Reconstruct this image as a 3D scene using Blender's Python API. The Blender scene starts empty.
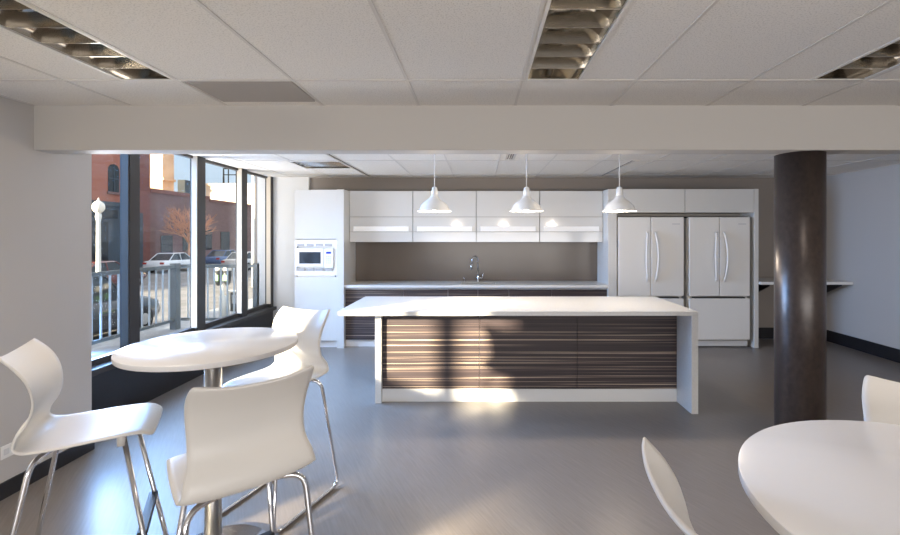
import bpy, bmesh, math, random
from mathutils import Vector, Matrix
random.seed(7)
S = bpy.context.scene
COL = S.collection
PI = math.pi
F, VX, VY, CH = 450.0, 480.0, 235.5, 1.6      # focal length in px, vanishing point, camera height


def srgb(r, g, b):
    f = lambda c: (c / 12.92 if c <= .04045 else ((c + .055) / 1.055) ** 2.4)
    return (f(r / 255), f(g / 255), f(b / 255), 1)


# ------------------------------------------------------------------ mesh builder
class MB:
    def __init__(self):
        self.v = []; self.f = []; self.sm = []

    def add(self, vs, fs, smooth=False):
        n = len(self.v)
        self.v += [tuple(p) for p in vs]
        for q in fs:
            self.f.append([i + n for i in q]); self.sm.append(smooth)
        return self

    def box(self, x0, x1, y0, y1, z0, z1):
        vs = [(x0, y0, z0), (x1, y0, z0), (x1, y1, z0), (x0, y1, z0), (x0, y0, z1), (x1, y0, z1), (x1, y1, z1), (x0, y1, z1)]
        return self.add(vs, [(0, 3, 2, 1), (4, 5, 6, 7), (0, 1, 5, 4), (1, 2, 6, 5), (2, 3, 7, 6), (3, 0, 4, 7)])

    def prism(self, pts, axis, a, b):
        """extrude a 2-D outline along an axis ('x': pts are (y,z); 'y': (x,z); 'z': (x,y))"""
        mk = {'x': lambda p, t: (t, p[0], p[1]), 'y': lambda p, t: (p[0], t, p[1]), 'z': lambda p, t: (p[0], p[1], t)}[axis]
        n = len(pts)
        vs = [mk(p, a) for p in pts] + [mk(p, b) for p in pts]
        fs = [tuple(range(n)), tuple(range(2 * n - 1, n - 1, -1))]
        fs += [(i, (i + 1) % n, n + (i + 1) % n, n + i) for i in range(n)]
        return self.add(vs, fs)

    def lathe(self, prof, c=(0, 0, 0), n=32, smooth=True, axis='z', cap=True):
        vs = []; fs = []
        for r, h in prof:
            for k in range(n):
                a = 2 * PI * k / n
                p = (r * math.cos(a), r * math.sin(a), h)
                if axis == 'x': p = (p[2], p[0], p[1])
                if axis == 'y': p = (p[0], p[2], p[1])
                vs.append((c[0] + p[0], c[1] + p[1], c[2] + p[2]))
        m = len(prof)
        for i in range(m - 1):
            for k in range(n):
                fs.append((i * n + k, i * n + (k + 1) % n, (i + 1) * n + (k + 1) % n, (i + 1) * n + k))
        self.add(vs, fs, smooth)
        if cap:
            b = len(self.v) - m * n
            for ring in (0, m - 1):
                if prof[ring][0] > 1e-4:
                    self.f.append([b + ring * n + k for k in range(n)]); self.sm.append(False)
        return self

    def tube(self, pts, r, n=10, closed=False, rad=None):
        P = [Vector(p) for p in pts]; N = len(P)
        vs = []; fs = []; up = None
        for i in range(N):
            if closed: d = (P[(i + 1) % N] - P[i - 1])
            else: d = P[min(i + 1, N - 1)] - P[max(i - 1, 0)]
            d.normalize()
            if up is None: up = Vector((0, 0, 1)) if abs(d.z) < .9 else Vector((1, 0, 0))
            s = d.cross(up)
            if s.length < 1e-5: s = d.cross(Vector((0, 1, 0)))
            s.normalize(); up = s.cross(d).normalized()
            rr = rad[i] if rad else r
            for k in range(n):
                a = 2 * PI * k / n
                vs.append(P[i] + (s * math.cos(a) + up * math.sin(a)) * rr)
        for i in range(N if closed else N - 1):
            j = (i + 1) % N
            for k in range(n):
                fs.append((i * n + k, i * n + (k + 1) % n, j * n + (k + 1) % n, j * n + k))
        if not closed:
            fs.append(tuple(range(n))); fs.append(tuple(range(N * n - 1, N * n - n - 1, -1)))
        return self.add(vs, fs, True)

    def cells(self, xs, ys, z0, z1, holes):
        for i in range(len(xs) - 1):
            for j in range(len(ys) - 1):
                cx = (xs[i] + xs[i + 1]) / 2; cy = (ys[j] + ys[j + 1]) / 2
                if any(h[0] < cx < h[1] and h[2] < cy < h[3] for h in holes): continue
                self.box(xs[i], xs[i + 1], ys[j], ys[j + 1], z0, z1)
        return self


def rounded(pts, r, seg=6, closed=False):
    """polyline with rounded corners"""
    P = [Vector(p) for p in pts]; out = []; N = len(P)
    for i in range(N):
        if not closed and i in (0, N - 1): out.append(P[i]); continue
        a, b, c = P[i - 1], P[i], P[(i + 1) % N]
        d1 = (a - b); d2 = (c - b)
        q = min(r, d1.length * .45, d2.length * .45)
        p1 = b + d1.normalized() * q; p2 = b + d2.normalized() * q
        for k in range(seg + 1):
            t = k / seg
            out.append(p1 * (1 - t) ** 2 + b * 2 * t * (1 - t) + p2 * t * t)
    return out


LOC = {}


def thing(name, label, cat, loc=(0, 0, 0), group=None):
    o = bpy.data.objects.new(name, None); COL.objects.link(o)
    o.empty_display_size = .1
    o.location = loc; LOC[o.name] = Vector(loc)
    tag(o, label, cat, group)
    return o


def tag(o, label, cat, group=None):
    o['label'] = label; o['category'] = cat
    if group: o['group'] = group
    return o


def obj(name, mb, mat, parent=None, bev=0, seg=2, recalc=True):
    me = bpy.data.meshes.new(name)
    off = Vector((0, 0, 0)); p = parent
    while p is not None:
        off += LOC.get(p.name, Vector((0, 0, 0))); p = p.parent
    me.from_pydata([Vector(v) - off for v in mb.v], [], mb.f)
    me.polygons.foreach_set('use_smooth', mb.sm)
    me.update()
    if recalc:
        b = bmesh.new(); b.from_mesh(me); bmesh.ops.recalc_face_normals(b, faces=b.faces); b.to_mesh(me); b.free()
    me.materials.append(mat)
    o = bpy.data.objects.new(name, me); COL.objects.link(o)
    if parent is not None: o.parent = parent
    if bev:
        m = o.modifiers.new('bevel', 'BEVEL'); m.width = bev; m.segments = seg; m.limit_method = 'ANGLE'; m.angle_limit = math.radians(40)
    return o


def struct(name, mb, mat, parent=None, bev=0):
    o = obj(name, mb, mat, parent, bev)
    if parent is None: o['kind'] = 'structure'
    return o


def single(name, mb, mat, label, cat, group=None, bev=0):
    return tag(obj(name, mb, mat, None, bev), label, cat, group)


def copy_tree(o, parent=None):
    c = o.copy(); COL.objects.link(c)
    if parent is not None: c.parent = parent
    for ch in list(o.children): copy_tree(ch, c)
    return c


def place(o, loc, rz=0, label=None):
    o.location = loc; o.rotation_euler = (0, 0, rz)
    if label: o['label'] = label


# ------------------------------------------------------------------ materials
def mat(name, col, rough=.5, metal=0, spec=.5, coat=0, coat_rough=.05, emit=None, estr=0):
    m = bpy.data.materials.new(name); m.use_nodes = True
    b = m.node_tree.nodes['Principled BSDF']
    b.inputs['Base Color'].default_value = col if len(col) == 4 else (*col, 1)
    b.inputs['Roughness'].default_value = rough; b.inputs['Metallic'].default_value = metal
    b.inputs['Specular IOR Level'].default_value = spec
    b.inputs['Coat Weight'].default_value = coat; b.inputs['Coat Roughness'].default_value = coat_rough
    if emit: b.inputs['Emission Color'].default_value = emit; b.inputs['Emission Strength'].default_value = estr
    return m


def nodes(m): return m.node_tree.nodes, m.node_tree.links, m.node_tree.nodes['Principled BSDF']


def noise_mix(m, c1, c2, scale=(1, 1, 1), nscale=5, detail=4, lo=.4, hi=.6, bump=0, rough=None, rot=(0, 0, 0)):
    """colour from a stretched noise, ramped between two colours; optional bump and roughness range"""
    n, l, b = nodes(m)
    tc = n.new('ShaderNodeTexCoord'); mp = n.new('ShaderNodeMapping'); no = n.new('ShaderNodeTexNoise'); rp = n.new('ShaderNodeValToRGB')
    mp.vector_type = 'TEXTURE'; mp.inputs['Scale'].default_value = [1 / c for c in scale]; mp.inputs['Rotation'].default_value = rot
    no.inputs['Scale'].default_value = nscale; no.inputs['Detail'].default_value = detail
    rp.color_ramp.elements[0].position = lo; rp.color_ramp.elements[1].position = hi
    rp.color_ramp.elements[0].color = c1; rp.color_ramp.elements[1].color = c2
    l.new(tc.outputs['Object'], mp.inputs[0]); l.new(mp.outputs[0], no.inputs[0]); l.new(no.outputs[0], rp.inputs[0]); l.new(rp.outputs[0], b.inputs['Base Color'])
    if bump:
        bp = n.new('ShaderNodeBump'); bp.inputs['Strength'].default_value = bump; bp.inputs['Distance'].default_value = .002
        l.new(no.outputs[0], bp.inputs['Height']); l.new(bp.outputs[0], b.inputs['Normal'])
    if rough:
        mr = n.new('ShaderNodeMapRange'); mr.inputs['To Min'].default_value = rough[0]; mr.inputs['To Max'].default_value = rough[1]
        l.new(no.outputs[0], mr.inputs[0]); l.new(mr.outputs[0], b.inputs['Roughness'])
    return m


M = {}
M['wall'] = mat('wall_paint', srgb(184, 180, 176), .7, spec=.3)
M['wall_lit'] = mat('lit_wall_paint', srgb(218, 217, 215), .6, spec=.3)
M['wall_grey'] = mat('grey_wall_paint', srgb(146, 137, 129), .7, spec=.3)
M['beam'] = mat('beam_paint', srgb(188, 184, 179), .6, spec=.3)
M['base'] = mat('black_baseboard', srgb(28, 27, 30), .4)
M['tile'] = noise_mix(mat('mineral_ceiling_tile', srgb(222, 218, 212), .9, spec=.1), srgb(206, 202, 196), srgb(228, 224, 218), nscale=150, detail=2, lo=.36, hi=.46, bump=.5)
M['tbar'] = mat('ceiling_grid_paint', srgb(205, 200, 194), .5)
M['slot'] = mat('dark_slot', srgb(70, 62, 55), .6)
M['floor'] = noise_mix(mat('linoleum', srgb(150, 146, 143), .34, spec=.5), srgb(120, 112, 106), srgb(135, 127, 120), scale=(.8, 12, 1), nscale=7, detail=6, lo=.25, hi=.75, bump=.03, rough=(.28, .36), rot=(0, 0, -1.05))
M['white_gloss'] = mat('white_gloss_lacquer', srgb(208, 207, 204), .12, spec=.5)
M['white_satin'] = mat('white_satin', srgb(228, 228, 227), .35)
M['quartz'] = noise_mix(mat('white_quartz', srgb(232, 231, 228), .25), srgb(221, 220, 217), srgb(227, 226, 223), nscale=60, lo=.35, hi=.65)
M['fridge'] = mat('white_appliance', srgb(224, 222, 218), .35, spec=.4)
M['fridge_handle'] = mat('white_handle', srgb(232, 230, 227), .4)
M['strip'] = mat('white_pull_strip', srgb(250, 249, 246), .4)
M['carcass'] = mat('grey_carcass_edge', srgb(165, 162, 157), .5)
M['dark_gap'] = mat('dark_gasket', srgb(60, 57, 54), .6)
M['splash'] = mat('taupe_backsplash', srgb(98, 88, 79), .22, spec=.4)
M['chrome'] = mat('chrome', srgb(225, 225, 228), .12, metal=1)
M['steel'] = noise_mix(mat('brushed_steel', srgb(195, 193, 190), .3, metal=1), srgb(188, 186, 183), srgb(200, 198, 195), scale=(1, 1, .1), nscale=80)
M['black'] = mat('black_plastic', srgb(30, 30, 32), .45)
M['shell'] = mat('white_moulded_plastic', srgb(216, 213, 208), .38, spec=.4)
M['table'] = mat('white_table_laminate', srgb(234, 233, 232), .22, spec=.5)
M['tedge'] = mat('white_table_edge', srgb(238, 236, 232), .35)
M['mullion'] = mat('bronze_window_frame', srgb(58, 55, 54), .45, metal=.1)
M['mullion_grey'] = mat('unlit_mullion_side', srgb(66, 62, 58), .5)
M['mullion_face'] = mat('sunlit_mullion_side', srgb(206, 194, 176), .5)
M['pendant'] = mat('white_enamel', srgb(240, 238, 234), .2)
M['cord'] = mat('white_cord', srgb(232, 228, 222), .5)
M['bulb'] = mat('lit_bulb', (1, .93, .82, 1), .3, emit=(1, .86, .68, 1), estr=12)
M['mirror'] = mat('louvre_aluminium', srgb(186, 180, 170), .14, metal=1)
M['trim_white'] = mat('fixture_trim', srgb(215, 211, 205), .4)
M['lamp_tube'] = mat('unlit_fluorescent', srgb(225, 215, 195), .4)
M['vent'] = mat('vent_paint', srgb(166, 160, 155), .6)
M['ventdark'] = mat('vent_dark', srgb(80, 75, 72), .7)
M['mw_glass'] = mat('microwave_glass', srgb(45, 50, 56), .08)
M['display'] = mat('blue_display', srgb(40, 50, 130), .2, emit=srgb(40, 60, 190), estr=.6)
M['vent_grey'] = mat('grey_slots', srgb(165, 165, 168), .6)
M['plate'] = mat('outlet_plate', srgb(228, 226, 222), .4)
M['panel_grey'] = mat('grey_white', srgb(200, 200, 200), .5)

# streaked zebrano laminate
def zebrano():
    m = mat('dark_streaked_wood', srgb(60, 48, 54), .56, spec=.55)
    n, l, b = nodes(m)
    ge = n.new('ShaderNodeNewGeometry')
    def stre(sx, sz, seed):
        mp = n.new('ShaderNodeMapping'); mp.inputs['Scale'].default_value = (sx, .3, sz); mp.inputs['Location'].default_value = (seed, seed, seed)
        no = n.new('ShaderNodeTexNoise'); no.inputs['Scale'].default_value = 1; no.inputs['Detail'].default_value = 3; no.inputs['Roughness'].default_value = .6
        l.new(ge.outputs['Position'], mp.inputs[0]); l.new(mp.outputs[0], no.inputs[0]); return no
    n1 = stre(.34, 112, 3.1); n2 = stre(.5, 240, 9.7)
    r1 = n.new('ShaderNodeValToRGB'); e = r1.color_ramp.elements
    e[0].position = .3; e[0].color = srgb(40, 31, 34); e[1].position = .55; e[1].color = srgb(62, 50, 53)
    k = e.new(.585); k.color = srgb(100, 85, 80); k2 = e.new(.66); k2.color = srgb(192, 176, 158)
    r2 = n.new('ShaderNodeValToRGB'); e = r2.color_ramp.elements
    e[0].position = .35; e[0].color = (.6, .6, .6, 1); e[1].position = .7; e[1].color = (1.35, 1.3, 1.25, 1)
    mx = n.new('ShaderNodeMix'); mx.data_type = 'RGBA'; mx.blend_type = 'MULTIPLY'; mx.inputs[0].default_value = 1
    l.new(n1.outputs[0], r1.inputs[0]); l.new(n2.outputs[0], r2.inputs[0]); l.new(r1.outputs[0], mx.inputs[6]); l.new(r2.outputs[0], mx.inputs[7])
    l.new(mx.outputs[2], b.inputs['Base Color'])
    return m
M['zebra'] = zebrano()

# mottled bronze column
def column_mat():
    m = mat('bronze_mottled_column', srgb(66, 52, 48), .33, metal=.15, spec=.6)
    noise_mix(m, srgb(46, 38, 35), srgb(72, 60, 54), scale=(1, 1, .7), nscale=38, detail=5, lo=.2, hi=.85, bump=.35, rough=(.24, .4))
    return m
M['column'] = column_mat()

def glass_mat(name, tint, gl=.06):
    m = bpy.data.materials.new(name); m.use_nodes = True
    n, l = m.node_tree.nodes, m.node_tree.links
    n.remove(n['Principled BSDF']); out = n['Material Output']
    t = n.new('ShaderNodeBsdfTransparent'); t.inputs[0].default_value = tint
    g = n.new('ShaderNodeBsdfGlossy'); g.inputs['Roughness'].default_value = .02
    mx = n.new('ShaderNodeMixShader'); mx.inputs[0].default_value = gl
    l.new(t.outputs[0], mx.inputs[1]); l.new(g.outputs[0], mx.inputs[2]); l.new(mx.outputs[0], out.inputs[0])
    return m
M['glass'] = glass_mat('window_glass', (.93, .95, .96, 1), .04)

def brick_mat(name, c1, c2, mortar, sc=1.0):
    m = mat(name, c1, .85, spec=.2)
    n, l, b = nodes(m)
    ge = n.new('ShaderNodeNewGeometry'); sp = n.new('ShaderNodeSeparateXYZ'); ad = n.new('ShaderNodeMath'); cb = n.new('ShaderNodeCombineXYZ')
    l.new(ge.outputs['Position'], sp.inputs[0]); ad.operation = 'ADD'
    l.new(sp.outputs[0], ad.inputs[0]); l.new(sp.outputs[1], ad.inputs[1]); l.new(ad.outputs[0], cb.inputs[0]); l.new(sp.outputs[2], cb.inputs[1])
    br = n.new('ShaderNodeTexBrick'); br.inputs['Scale'].default_value = sc
    br.inputs['Color1'].default_value = c1; br.inputs['Color2'].default_value = c2; br.inputs['Mortar'].default_value = mortar
    br.inputs['Brick Width'].default_value = .42; br.inputs['Row Height'].default_value = .14; br.inputs['Mortar Size'].default_value = .012
    l.new(cb.outputs[0], br.inputs[0]); l.new(br.outputs[0], b.inputs['Base Color'])
    return m
M['brick_orange'] = brick_mat('orange_brick', srgb(186, 122, 102), srgb(172, 108, 92), srgb(166, 122, 106))
M['brick_red'] = brick_mat('red_brick', srgb(140, 92, 86), srgb(128, 84, 78), srgb(126, 92, 86))
M['brick_brown'] = brick_mat('brown_brick', srgb(134, 104, 100), srgb(122, 95, 92), srgb(124, 104, 100))
M['stone_beige'] = noise_mix(mat('beige_stone', srgb(215, 180, 145), .8, spec=.2), srgb(206, 170, 136), srgb(222, 190, 156), nscale=.6)
M['stone_pale'] = noise_mix(mat('pale_render', srgb(225, 205, 180), .8, spec=.2), srgb(215, 196, 170), srgb(230, 212, 188), nscale=.4)
M['teal'] = mat('teal_storefront', srgb(62, 74, 84), .5)
M['shopdark'] = mat('dark_shop_glass', srgb(34, 40, 46), .15)
M['asphalt'] = noise_mix(mat('asphalt', srgb(140, 136, 134), .9, spec=.2), srgb(128, 125, 123), srgb(146, 142, 139), nscale=1.5, detail=6)
M['concrete'] = noise_mix(mat('pale_concrete', srgb(172, 172, 173), .8, spec=.2), srgb(164, 165, 166), srgb(180, 180, 180), nscale=4)
M['rail'] = mat('blue_grey_railing_paint', srgb(108, 114, 114), .45)
M['picket'] = mat('pale_picket_paint', srgb(206, 214, 218), .45)
M['car_white'] = mat('white_car_paint', srgb(226, 228, 232), .2, coat=.5)
M['car_dark'] = mat('black_car_paint', srgb(44, 46, 50), .2, coat=.6)
M['car_maroon'] = mat('maroon_car_paint', srgb(110, 60, 56), .2, coat=.5)
M['car_blue'] = mat('blue_car_paint', srgb(62, 92, 140), .2, coat=.5)
M['car_silver'] = mat('silver_car_paint', srgb(200, 198, 194), .25, metal=.3, coat=.4)
M['car_red'] = mat('red_car_paint', srgb(160, 50, 60), .2, coat=.5)
M['car_glass'] = mat('car_glass', srgb(58, 62, 66), .06)
M['tyre'] = mat('tyre', srgb(32, 32, 33), .8)
M['light_lens'] = mat('lamp_lens', srgb(230, 226, 216), .2)
M['red_lens'] = mat('red_lens', srgb(170, 40, 35), .25)
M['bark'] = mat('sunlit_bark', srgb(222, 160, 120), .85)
M['post_white'] = mat('white_post_paint', srgb(228, 226, 218), .5)
M['globe'] = mat('opal_globe', srgb(240, 234, 222), .4)
M['meter'] = mat('black_meter', srgb(40, 42, 42), .4)
M['green'] = mat('green_meter_label', srgb(130, 176, 120), .5)
M['sign'] = mat('white_banner', srgb(236, 236, 236), .6)

# ------------------------------------------------------------------ room shell
XL, XW, XR = -2.90, -3.19, 5.27
YB, YN = 7.0, -4.6
ZC, ZC2 = 2.446, 2.50
BY0, BY1, BZ = 2.925, 3.075, 2.155
struct('floor', MB().box(-3.6, XR + .1, YN - .1, YB + .1, -.12, 0), M['floor'])

g0, gs = -.396, .6235
lines = [g0 + gs * k for k in range(-4, 10)]
# fixtures / vents in the near ceiling : (x0,x1,y0,y1)
fix = [(-1.945, -1.648, 1.22, 2.443), (.242, .545, 1.22, 2.443), (1.79, 2.085, 1.22, 2.443)]
ventn = (-1.643 + .012, -1.0195 - .012, 2.47, 2.84)
fixr = [(-2.33, -1.70, 5.45, 6.02)]
slot1 = (-1.70, -1.655, 3.9, 6.9); slot2 = (1.815, 1.86, 5.40, 6.85); grille = (.30, .40, 4.95, 5.36)


def uniq(v): return sorted(set(round(x, 4) for x in v))
hs = fix + [ventn]
xs = uniq([-3.3, XR + .05] + [h[0] for h in hs] + [h[1] for h in hs]); ys = uniq([YN, BY0 + .02] + [h[2] for h in hs] + [h[3] for h in hs])
ceil = struct('ceiling', MB().cells(xs, ys, ZC, ZC + .03, hs), M['tile'])
hs2 = fixr + [slot1, slot2, grille]
xs = uniq([-3.4, XR + .05] + [h[0] for h in hs2] + [h[1] for h in hs2]); ys = uniq([BY1 - .02, YB + .05] + [h[2] for h in hs2] + [h[3] for h in hs2])
ceil2 = struct('ceiling_kitchen', MB().cells(xs, ys, ZC2, ZC2 + .03, hs2), M['tile'])
# grid bars
def grid(name, z, y0, y1, cross, holes, parent, x0=-3.0, x1=XR):
    m = MB()
    def seg(ax, c, a, b):
        cuts = [(a, b)]
        for h in holes:
            lo, hi, p0, p1 = (h[0], h[1], h[2], h[3]) if ax == 'y' else (h[2], h[3], h[0], h[1])
            if lo + .003 < c < hi - .003:
                new = []
                for (s, e) in cuts:
                    if p1 <= s or p0 >= e: new.append((s, e)); continue
                    if p0 > s: new.append((s, p0))
                    if p1 < e: new.append((p1, e))
                cuts = new
        for s, e in cuts:
            if ax == 'y': m.box(c - .0075, c + .0075, s, e, z - .004, z + .002)
            else: m.box(s, e, c - .0075, c + .0075, z - .0042, z + .002)
    for x in lines:
        if x0 < x < x1: seg('y', x, y0, y1)
    for y in cross: seg('x', y, x0, x1)
    return obj(name, m, M['tbar'], parent)
grid('ceiling_grid', ZC, YN, BY0, [2.448, 1.21, -.03, -1.27, -2.5, -3.75], fix + [ventn], ceil, XL)
grid('ceiling_grid', ZC2, BY1, YB, [4.15, 5.38, 6.62], fixr + [slot1, slot2, grille], ceil2, XW)
struct('ceiling_beam', MB().box(XL - .05, XR + .05, BY0, BY1, BZ, 2.56), M['beam'], bev=.006)

# walls
# left wall : solid near the picture, unseen openings further back shaped to drop sun on floor and island
wl = MB()
openA = (1.0, 2.36, .83, 1.9); openB = (-1.1, -.2, .62, .90)
openC = (.42, .95, .40, .62)
opens = (openA, openB, openC)
ycut = sorted([YN, 3.36] + [o[0] for o in opens] + [o[1] for o in opens]); zc = sorted([0, ZC + .05] + [o[2] for o in opens] + [o[3] for o in opens])
for i in range(len(ycut) - 1):
    for j in range(len(zc) - 1):
        cy = (ycut[i] + ycut[i + 1]) / 2; cz = (zc[j] + zc[j + 1]) / 2
        if zc[j + 1] - zc[j] < 1e-4 or any(o[0] < cy < o[1] and o[2] < cz < o[3] for o in opens): continue
        wl.box(XL - (.4 if ycut[i] > 2 else .12), XL, ycut[i], ycut[i + 1], zc[j], zc[j + 1])
wl.box(XL - .12, XL, 1.63, 1.74, openA[2], openA[3])  # unseen bar added to shade a band of the island front
struct('wall_left', wl, M['wall'])
struct('wall_right', MB().box(XR, XR + .2, YN, YB + .1, 0, 2.6), M['wall'])
struct('wall_back', MB().box(-3.5, XR + .1, YB, YB + .2, 0, 2.6), M['wall_grey'])
struct('wall_rear', MB().box(-3.3, -2.2, YN - .2, YN, 0, 2.6).box(4.9, XR + .2, YN - .2, YN, 0, 2.6).box(-2.2, 4.9, YN - .2, YN, 0, .5).box(-2.2, 4.9, YN - .2, YN, 2.25, 2.6), M['wall'])  # opening added for the rear fill lamp
struct('baseboard_left', MB().box(XL, XL + .012, YN, 3.36, 0, .1).box(XL - .29, XL + .012, 3.36, 3.372, 0, .1), M['base'])
struct('baseboard_right', MB().box(XR - .012, XR, YN, YB, 0, .17), M['base'])
struct('baseboard_back', MB().box(3.97, XR - .012, YB - .012, YB, 0, .17), M['base'])
# low dark wall with ledge under the visible windows
SILL, HEAD = .545, 2.5
struct('wall_window', MB().box(XW - .16, XW - .005, 3.36, YB, 0, SILL - .07), M['base'])
struct('trim_1', MB().box(XW - .22, XW + .05, 3.365, YB, SILL - .09, SILL - .04), M['mullion'], bev=.006)
# windows : four panes between mullions
mul = [(3.37, 3.41), (4.10, 4.22), (5.09, 5.23), (6.04, 6.17), (6.87, 6.95)]
for i in range(4):
    y0, y1 = mul[i][1], mul[i + 1][0]
    w = obj('window_%d' % (i + 1), MB().box(XW - .08, XW - .072, y0 - .02, y1 + .02, SILL - .02, HEAD - .02), M['glass']); w['kind'] = 'structure'
    obj('sash', MB().box(XW - .10, XW - .05, y0 - .01, y1 + .01, SILL - .04, SILL + .012).box(XW - .10, XW - .05, y0 - .01, y1 + .01, HEAD - .03, HEAD), M['mullion'], w)
for i, (y0, y1) in enumerate(mul):
    t = obj('trim_%d' % (i + 2), MB().box(XW - .09, XW, y0, y1, SILL - .05, HEAD), M['mullion']); t['kind'] = 'structure'
    obj('face_strip', MB().box(XW - .066, XW - .006, y0 - .012, y0 - .0005, SILL + .012, HEAD), M['mullion_face'] if i > 1 else M['mullion_grey'], t)  # mullion sides: sunlight put into the paler strip colour, grey where unlit
# back wall strip by the windows, window light put into its paler paint
struct('wall_back_lit', MB().box(XW - .25, -2.643, 6.95, YB, 0, 2.55), M['wall_lit'])

# outlet plate on the left wall
o = thing('wall_outlet', 'white outlet plate low on the grey left wall', 'outlet', (XL, 2.78, .28))
obj('plate', MB().box(XL, XL + .006, 2.72, 2.84, .24, .32), M['plate'], o, .002)
for dy in (-.03, .03):
    obj('socket', MB().box(XL + .004, XL + .009, 2.78 + dy - .016, 2.78 + dy + .016, .262, .298), M['panel_grey'], o, .002)

# ------------------------------------------------------------------ ceiling fixtures
def louvre(x0, x1, y0, y1, z, label, along='y', cells=8):
    t = thing('ceiling_light', label, 'ceiling light', ((x0 + x1) / 2, (y0 + y1) / 2, z), 'recessed louvre lights in the ceiling')
    h = .10; fr = .014
    obj('frame', MB().box(x0, x0 + fr, y0, y1, z - .006, z + h).box(x1 - fr, x1, y0, y1, z - .006, z + h)
        .box(x0 + fr, x1 - fr, y0, y0 + fr, z - .006, z + h).box(x0 + fr, x1 - fr, y1 - fr, y1, z - .006, z + h), M['trim_white'], t)
    m = MB()
    # parabolic side reflectors
    n = 7
    for s in (0, 1):
        pr = []
        for k in range(n):
            a = k / (n - 1)
            px = .002 + (x1 - x0 - 2 * fr) * .34 * a ** 1.6; pz = .002 + h * .8 * a ** .7
            pr.append((x0 + fr + px if s == 0 else x1 - fr - px, z + pz))
        vs = []; fs = []
        for (px, pz) in pr: vs += [(px, y0 + fr, pz), (px, y1 - fr, pz)]
        for k in range(n - 1): fs.append((2 * k, 2 * k + 1, 2 * k + 3, 2 * k + 2))
        m.add(vs, fs, True)
    m.box(x0 + fr, x1 - fr, y0 + fr, y1 - fr, z + h * .9, z + h).box(x0 + fr, x1 - fr, y1 - fr - .004, y1 - fr, z - .001, z + h * .9)
    obj('reflector', m, M['mirror'], t)
    b = MB()
    for k in range(1, cells):
        y = y0 + fr + (y1 - y0 - 2 * fr) * k / cells
        b.prism([(y - .012, z + .06), (y - .0015, z + .0), (y + .0015, z + .0), (y + .012, z + .06)], 'x', x0 + fr, x1 - fr)
    obj('louvre_blades', b, M['mirror'], t)
    obj('lamp_tube', MB().tube([((x0 + x1) / 2, y0 + .03, z + .075), ((x0 + x1) / 2, y1 - .03, z + .075)], .013), M['lamp_tube'], t)
    return t
louvre(*fix[0], ZC, 'louvred ceiling light at upper left, in front of the beam')
louvre(*fix[1], ZC, 'louvred ceiling light above the middle, in front of the beam')
louvre(*fix[2], ZC, 'louvred ceiling light at right edge, in front of the beam')
louvre(*fixr[0], ZC2, 'small louvred ceiling light near the windows, behind the beam', cells=4)

t = thing('ceiling_vent', 'grey slatted return air panel in ceiling before the beam', 'vent', ((ventn[0] + ventn[1]) / 2, 2.65, ZC))
obj('frame', MB().box(ventn[0], ventn[1], ventn[2], ventn[3], ZC + .012, ZC + .03), M['vent'], t)
m = MB()
for k in range(24):
    y = ventn[2] + .01 + k * .0152
    m.prism([(y, ZC + .012), (y + .004, ZC + .012), (y + .012, ZC - .002), (y + .008, ZC - .002)], 'x', ventn[0] + .01, ventn[1] - .01)
obj('slats', m, M['vent'], t)


def slotdiff(x0, x1, y0, y1, label, m=M['slot'], slats=0):
    t = thing('slot_diffuser' if not slats else 'ceiling_grille', label, 'vent', ((x0 + x1) / 2, (y0 + y1) / 2, ZC2))
    obj('slot', MB().box(x0, x1, y0, y1, ZC2 + .008, ZC2 + .03), M['ventdark'], t)
    r = MB().box(x0 - .006, x0 + .004, y0, y1, ZC2 - .004, ZC2 + .012).box(x1 - .004, x1 + .006, y0, y1, ZC2 - .004, ZC2 + .012)
    for k in range(slats):
        xx = x0 + (x1 - x0) * (k + .5) / slats; r.box(xx - .006, xx + .006, y0, y1, ZC2 - .003, ZC2 + .01)
    obj('rim', r, M['tbar'], t)
slotdiff(*slot1, 'dark linear slot diffuser in kitchen ceiling beside the louvred light')
slotdiff(*slot2, 'dark linear slot diffuser in kitchen ceiling above the right pendant')
slotdiff(*grille, 'small ceiling grille above the middle pendant', slats=4)

# ------------------------------------------------------------------ column
t = thing('round_column', 'dark bronze mottled round column standing under the ceiling beam', 'column', (2.19, 3.085, 0))
obj('shaft', MB().lathe([(.1475, 0), (.1475, BZ)], (2.19, 3.085, 0), 64), M['column'], t)
obj('base_ring', MB().lathe([(.1478, 0), (.151, .004), (.151, .06), (.1478, .064)], (2.19, 3.085, 0), 64), M['base'], t)

# ------------------------------------------------------------------ kitchen back run
YF = 6.40
# tall oven cabinet
t = thing('tall_cabinet', 'tall white gloss cabinet housing the microwave at the left end', 'cabinet', (-2.33, 6.7, 0))
obj('carcass', MB().box(-2.64, -2.03, YF + .02, YB - .01, .10, .985).box(-2.64, -2.03, YF + .02, YB - .01, 1.54, 2.25).box(-2.64, -2.62, YF + .02, YB - .01, .985, 1.54)
    .box(-2.05, -2.03, YF + .02, YB - .01, .985, 1.54).box(-2.62, -2.05, YB - .05, YB - .01, .985, 1.54), M['white_gloss'], t)
obj('lower_door', MB().box(-2.637, -2.033, YF, YF + .02, .105, 1.01), M['white_gloss'], t, .002)
obj('upper_door', MB().box(-2.637, -2.033, YF, YF + .02, 1.555, 2.25), M['white_gloss'], t, .002)
obj('toe_kick', MB().box(-2.64, -2.03, YF + .05, YF + .07, 0, .10), M['white_satin'], t)
single('cabinet_end_panel', MB().box(-2.03, -1.93, YF - .02, YB - .01, 0, 2.255), M['white_gloss'], 'white upright end panel between the microwave cabinet and worktop', 'panel', bev=.002)
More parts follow.
